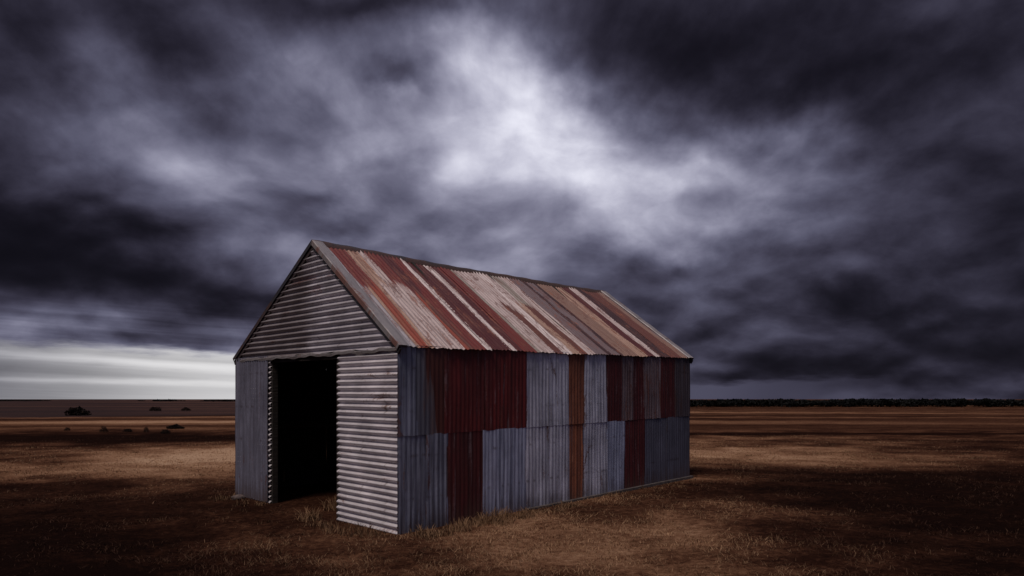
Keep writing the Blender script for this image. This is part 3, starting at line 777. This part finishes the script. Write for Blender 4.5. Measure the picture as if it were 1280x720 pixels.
# cloud deck seen in perspective: coordinates on a domed layer overhead
def deck(c_, up=0.0):
    z_ = g.m('ADD', g.m('MAXIMUM', dz, 0), c_+up)
    pc = g.n('ShaderNodeCombineXYZ'); g.set(pc.inputs[0], g.m('DIVIDE', dx, z_)); g.set(pc.inputs[1], g.m('DIVIDE', dy, z_)); pc.inputs[2].default_value = 3.1
    return pc.outputs[0]
P = deck(.42); Pu = deck(.42, .045); Pv = deck(.42, .018)
wv_ = g.n('ShaderNodeTexNoise'); g.set(wv_.inputs['Vector'], P); wv_.inputs['Scale'].default_value = 2.0; wv_.inputs['Detail'].default_value = 4
def warped(vec, k):
    a_ = g.n('ShaderNodeVectorMath', operation='MULTIPLY_ADD'); g.set(a_.inputs[0], wv_.outputs['Color']); a_.inputs[1].default_value = (k, k, 0); g.set(a_.inputs[2], vec); return a_.outputs[0]
def puffs(vec, scale, det):
    v_ = g.n('ShaderNodeTexVoronoi', feature='SMOOTH_F1', normalize=True, voronoi_dimensions='2D'); g.set(v_.inputs['Vector'], warped(vec, .30)); v_.inputs['Scale'].default_value = scale
    v_.inputs['Detail'].default_value = det; v_.inputs['Roughness'].default_value = .5; v_.inputs['Smoothness'].default_value = .8; return v_.outputs['Distance']
nA_ = g.noise(warped(P, .3), 1.5, 4, .5)
b1, b1u = g.noise(warped(P, .2), 3.4, 8, .57), g.noise(warped(Pu, .2), 3.4, 8, .57)
p1, p1u = puffs(P, 2.6, 2), puffs(Pv, 2.6, 2)
relief = g.m('ADD', g.m('MULTIPLY', g.m('SUBTRACT', b1, b1u), .75), g.m('MULTIPLY', g.m('SUBTRACT', p1u, p1), 2.1))
# long streaks of cloud converging on a far point low in the sky
th_ = g.m('ARCTAN2', az, g.m('SUBTRACT', el, .16)); r_ = g.m('SQRT', g.m('ADD', g.m('MULTIPLY', az, az), g.m('POWER', g.m('SUBTRACT', el, .16), 2)))
sk = g.n('ShaderNodeCombineXYZ'); g.set(sk.inputs[0], g.m('MULTIPLY', th_, 2.6)); g.set(sk.inputs[1], g.m('MULTIPLY', r_, 2.6)); sk.inputs[2].default_value = 1.7
nS = g.noise(warped(sk.outputs[0], .35), 1.15, 7, .58)
streaks = g.m('MULTIPLY', g.m('MULTIPLY', g.m('SUBTRACT', nS, .5), .75), g.ss(r_, .10, .45))
wn2 = g.n('ShaderNodeTexNoise'); g.set(wn2.inputs['Vector'], D); wn2.inputs['Scale'].default_value = 5.0; wn2.inputs['Detail'].default_value = 6; wn2.inputs['Roughness'].default_value = .5
sc_ = g.n('ShaderNodeSeparateColor'); g.set(sc_.inputs[0], wn2.outputs['Color'])
damp = g.ss(dz, .0, .35)
azw = g.m('ADD', az, g.m('MULTIPLY', g.m('SUBTRACT', sc_.outputs[0], .5), .24))
elw = g.m('ADD', el, g.m('MULTIPLY', g.m('MULTIPLY', g.m('SUBTRACT', sc_.outputs[1], .5), .22), g.m('ADD', .15, damp)))
def blob(px, py, rx, ry, rot, amp):
    a0 = math.atan((px-640)/F); e0 = math.atan((HZ-py)/F*math.cos(a0))
    ka = math.cos(a0)**2/F; ke = math.cos(a0)*math.cos(e0)**2/F
    ca, sa = math.cos(R(rot)), math.sin(R(rot))       # rot: positive tilts the long axis down to the right
    X_ = g.m('MULTIPLY', g.m('SUBTRACT', azw, a0), 1/ka); Y_ = g.m('MULTIPLY', g.m('SUBTRACT', elw, e0), -1/ke)
    q1 = g.m('DIVIDE', g.m('ADD', g.m('MULTIPLY', X_, ca), g.m('MULTIPLY', Y_, sa)), rx)
    q2 = g.m('DIVIDE', g.m('SUBTRACT', g.m('MULTIPLY', Y_, ca), g.m('MULTIPLY', X_, sa)), ry)
    e = g.m('EXPONENT', g.m('MULTIPLY', g.m('ADD', g.m('MULTIPLY', q1, q1), g.m('MULTIPLY', q2, q2)), -1))
    return g.m('MULTIPLY', e, amp)
BL = [(712, 180, 140, 60, 55, .13), (640, 115, 130, 90, 0, .19), (610, 200, 200, 130, 10, .28), (450, 170, 120, 80, 30, .12), (860, 225, 220, 75, 8, .18), (620, 310, 270, 70, 0, .13), (370, 110, 110, 55, 45, .10), (180, 140, 120, 65, 35, .12),
      (270, 240, 180, 70, 20, .10), (950, 210, 100, 55, -10, .08), (150, 340, 340, 44, 5, -.19), (0, 210, 70, 180, 0, -.08), (40, 30, 80, 70, 50, -.10), (220, 15, 120, 50, 30, -.12), (480, 118, 44, 26, 10, -.22), (340, 30, 60, 50, 30, -.02),
      (480, 0, 160, 30, 0, -.10), (880, 50, 190, 85, 20, -.15), (1060, 120, 220, 75, -12, -.09), (1230, 250, 160, 130, -30, -.07), (1250, 60, 120, 80, 0, -.04), (1230, 430, 240, 75, 0, -.13), (960, 460, 170, 18, -3, -.10), (840, 315, 80, 22, 0, -.12),
      (525, 255, 55, 38, 20, -.15), (1010, 330, 160, 30, 8, -.04), (740, 340, 90, 20, 0, -.06), (380, 250, 70, 40, 30, -.04), (785, 120, 40, 60, 30, -.10), (60, 410, 200, 25, 4, .06)]
Vv = .262
acc = None
for bl in BL:
    t_ = blob(*bl); acc = t_ if acc is None else g.m('ADD', acc, t_)
V_ = g.m('ADD', acc, Vv)
# away from the picture the deck is a little brighter overhead and behind
V_ = g.m('ADD', V_, g.m('MULTIPLY', g.ss(dz, .55, .95), .34)); V_ = g.m('ADD', V_, g.m('MULTIPLY', g.ss(dy, .1, -.6), .04))
tex = g.m('ADD', g.m('MULTIPLY', g.m('SUBTRACT', nA_, .5), .26), g.m('ADD', g.m('MULTIPLY', g.m('SUBTRACT', b1, .5), .34), g.m('ADD', streaks, relief)))
V_ = g.m('ADD', V_, g.m('MULTIPLY', tex, g.m('ADD', .23, g.m('MULTIPLY', V_, .56))))
# clear strip under the cloud deck at the left horizon, with thin stratus bars
hz = g.n('ShaderNodeCombineXYZ'); g.set(hz.inputs[0], g.m('MULTIPLY', az, 2.2)); g.set(hz.inputs[1], g.m('MULTIPLY', g.m('ADD', el, g.m('MULTIPLY', az, .035)), 75)); hz.inputs[2].default_value = 5
bars = g.noise(hz.outputs[0], 1, 4, .5, .2)
hz2 = g.n('ShaderNodeCombineXYZ'); g.set(hz2.inputs[0], g.m('MULTIPLY', az, 14)); g.set(hz2.inputs[1], g.m('MULTIPLY', el, 90))
edge = g.noise(hz2.outputs[0], 1, 5, .6)
e0 = (HZ-430)/F*math.cos(.55)
em = g.m('ADD', el, g.m('ADD', g.m('MULTIPLY', g.m('SUBTRACT', edge, .5), .028), g.m('MULTIPLY', g.m('ADD', az, .5), .035)))
strip = g.ss(em, e0+.006, e0-.012)
fall = g.m('MULTIPLY', g.ss(az, -1.15, -.40), g.ss(az, .22, -.18))
lit = g.m('ADD', .56, g.m('ADD', g.m('MULTIPLY', g.m('SUBTRACT', bars, .5), .28), g.m('MULTIPLY', g.ss(az, -.70, -.36), .22)))
def bar(e_, sl_, w_, a_):
    q_ = g.m('DIVIDE', g.m('ADD', g.m('SUBTRACT', el, e_), g.m('ADD', g.m('MULTIPLY', g.m('ADD', az, .377), sl_), g.m('MULTIPLY', g.m('SUBTRACT', edge, .5), .008))), w_)
    return g.m('MULTIPLY', g.m('EXPONENT', g.m('MULTIPLY', g.m('MULTIPLY', q_, q_), -1)), a_)
lit = g.m('ADD', lit, g.m('ADD', bar(.040, .057, .0055, .17), bar(.0215, .008, .0035, .11)))
lit = g.m('ADD', lit, bar(.031, .03, .006, -.05))
fac = g.m('MULTIPLY', strip, fall)
mixv = g.n('ShaderNodeMix', data_type='FLOAT'); g.set(mixv.inputs[0], fac); g.set(mixv.inputs[2], V_); g.set(mixv.inputs[3], lit); V_ = mixv.outputs[0]
# bars of thin grey under the deck just above the strip (left)
mb_ = g.m('MULTIPLY', g.m('MULTIPLY', g.ss(el, .135, .10), g.ss(em, e0-.012, e0+.006)), fall)
V_ = g.m('ADD', V_, g.m('MULTIPLY', mb_, g.m('ADD', .06, g.m('MULTIPLY', g.m('SUBTRACT', bars, .45), .35))))
# rain-grey slit on the right horizon
er = g.m('ADD', el, g.m('ADD', g.m('MULTIPLY', g.m('SUBTRACT', edge, .5), .02), g.m('MULTIPLY', g.m('SUBTRACT', az, .4), -.045)))
sl = g.m('MULTIPLY', g.ss(er, .032, .022), g.m('MULTIPLY', g.ss(az, -.1, .15), g.ss(az, .58, .34)))
mixs = g.n('ShaderNodeMix', data_type='FLOAT'); g.set(mixs.inputs[0], sl); g.set(mixs.inputs[2], V_); g.set(mixs.inputs[3], g.m('ADD', .27, g.m('MULTIPLY', g.ss(az, .38, .26), .05))); V_ = mixs.outputs[0]
V_ = g.m('SMOOTH_MIN', g.m('SMOOTH_MAX', V_, .095, .16), .90, .25)
lin = g.m('MULTIPLY', g.m('POWER', V_, 2.25), 10.0)
tintf = g.ss(V_, .10, .80)
tr_ = g.n('ShaderNodeValToRGB'); g.set(tr_.inputs[0], V_); e_ = tr_.color_ramp.elements
e_[0].position = .10; e_[0].color = (.66, .57, 1.0, 1); e_[1].position = .85; e_[1].color = (.90, .90, 1.0, 1)
m_ = e_.new(.36); m_.color = (.66, .65, 1.0, 1)
tint_ = g.n('ShaderNodeVectorMath', operation='SCALE'); g.set(tint_.inputs[0], tr_.outputs[0]); tint_.inputs['Scale'].default_value = 1.42; tint = tint_.outputs[0]
tint = g.mix(g.m('MULTIPLY', g.m('MULTIPLY', fac, .9), 1.0), tint, (1.0, .985, .985))
lc = g.n('ShaderNodeCombineColor'); [g.set(lc.inputs[i], lin) for i in range(3)]
cl_ = g.mul(tint, lc.outputs[0]) if False else None
vm = g.n('ShaderNodeVectorMath', operation='SCALE'); g.set(vm.inputs[0], tint); g.set(vm.inputs['Scale'], lin)
final = g.mix(.998, sky.outputs[0], vm.outputs[0])
g.set(bg.inputs[0], final); bg.inputs[1].default_value = .1
w.cycles.sampling_method = 'MANUAL'; w.cycles.sample_map_resolution = 512

sd = bpy.data.lights.new('sun', 'SUN'); sd.energy = 1.5; sd.angle = R(14); sd.color = (1, .86, .74)
so = bpy.data.objects.new('sun', sd); COL.objects.link(so)
dirv = Vector((math.sin(SUN_AZ)*math.cos(SUN_EL), math.cos(SUN_AZ)*math.cos(SUN_EL), math.sin(SUN_EL)))
so.rotation_euler = dirv.to_track_quat('Z', 'Y').to_euler(); so.location = (0, -20, 30)

# ------------------------------------------------------------------ camera
cd = bpy.data.cameras.new('camera'); cam = bpy.data.objects.new('camera', cd); COL.objects.link(cam)
cam.location = (0, 0, EYE); cam.rotation_euler = (R(90), 0, 0)
cd.sensor_width = 36; cd.lens = F/1280*36; cd.shift_y = (HZ-360)/1280; cd.clip_start = .05; cd.clip_end = 12000
scn.camera = cam
vs = scn.view_settings; vs.view_transform = 'Standard'; vs.look = 'None'; vs.gamma = 1; vs.use_curve_mapping = False; vs.exposure = 0
scn.render.film_transparent = False
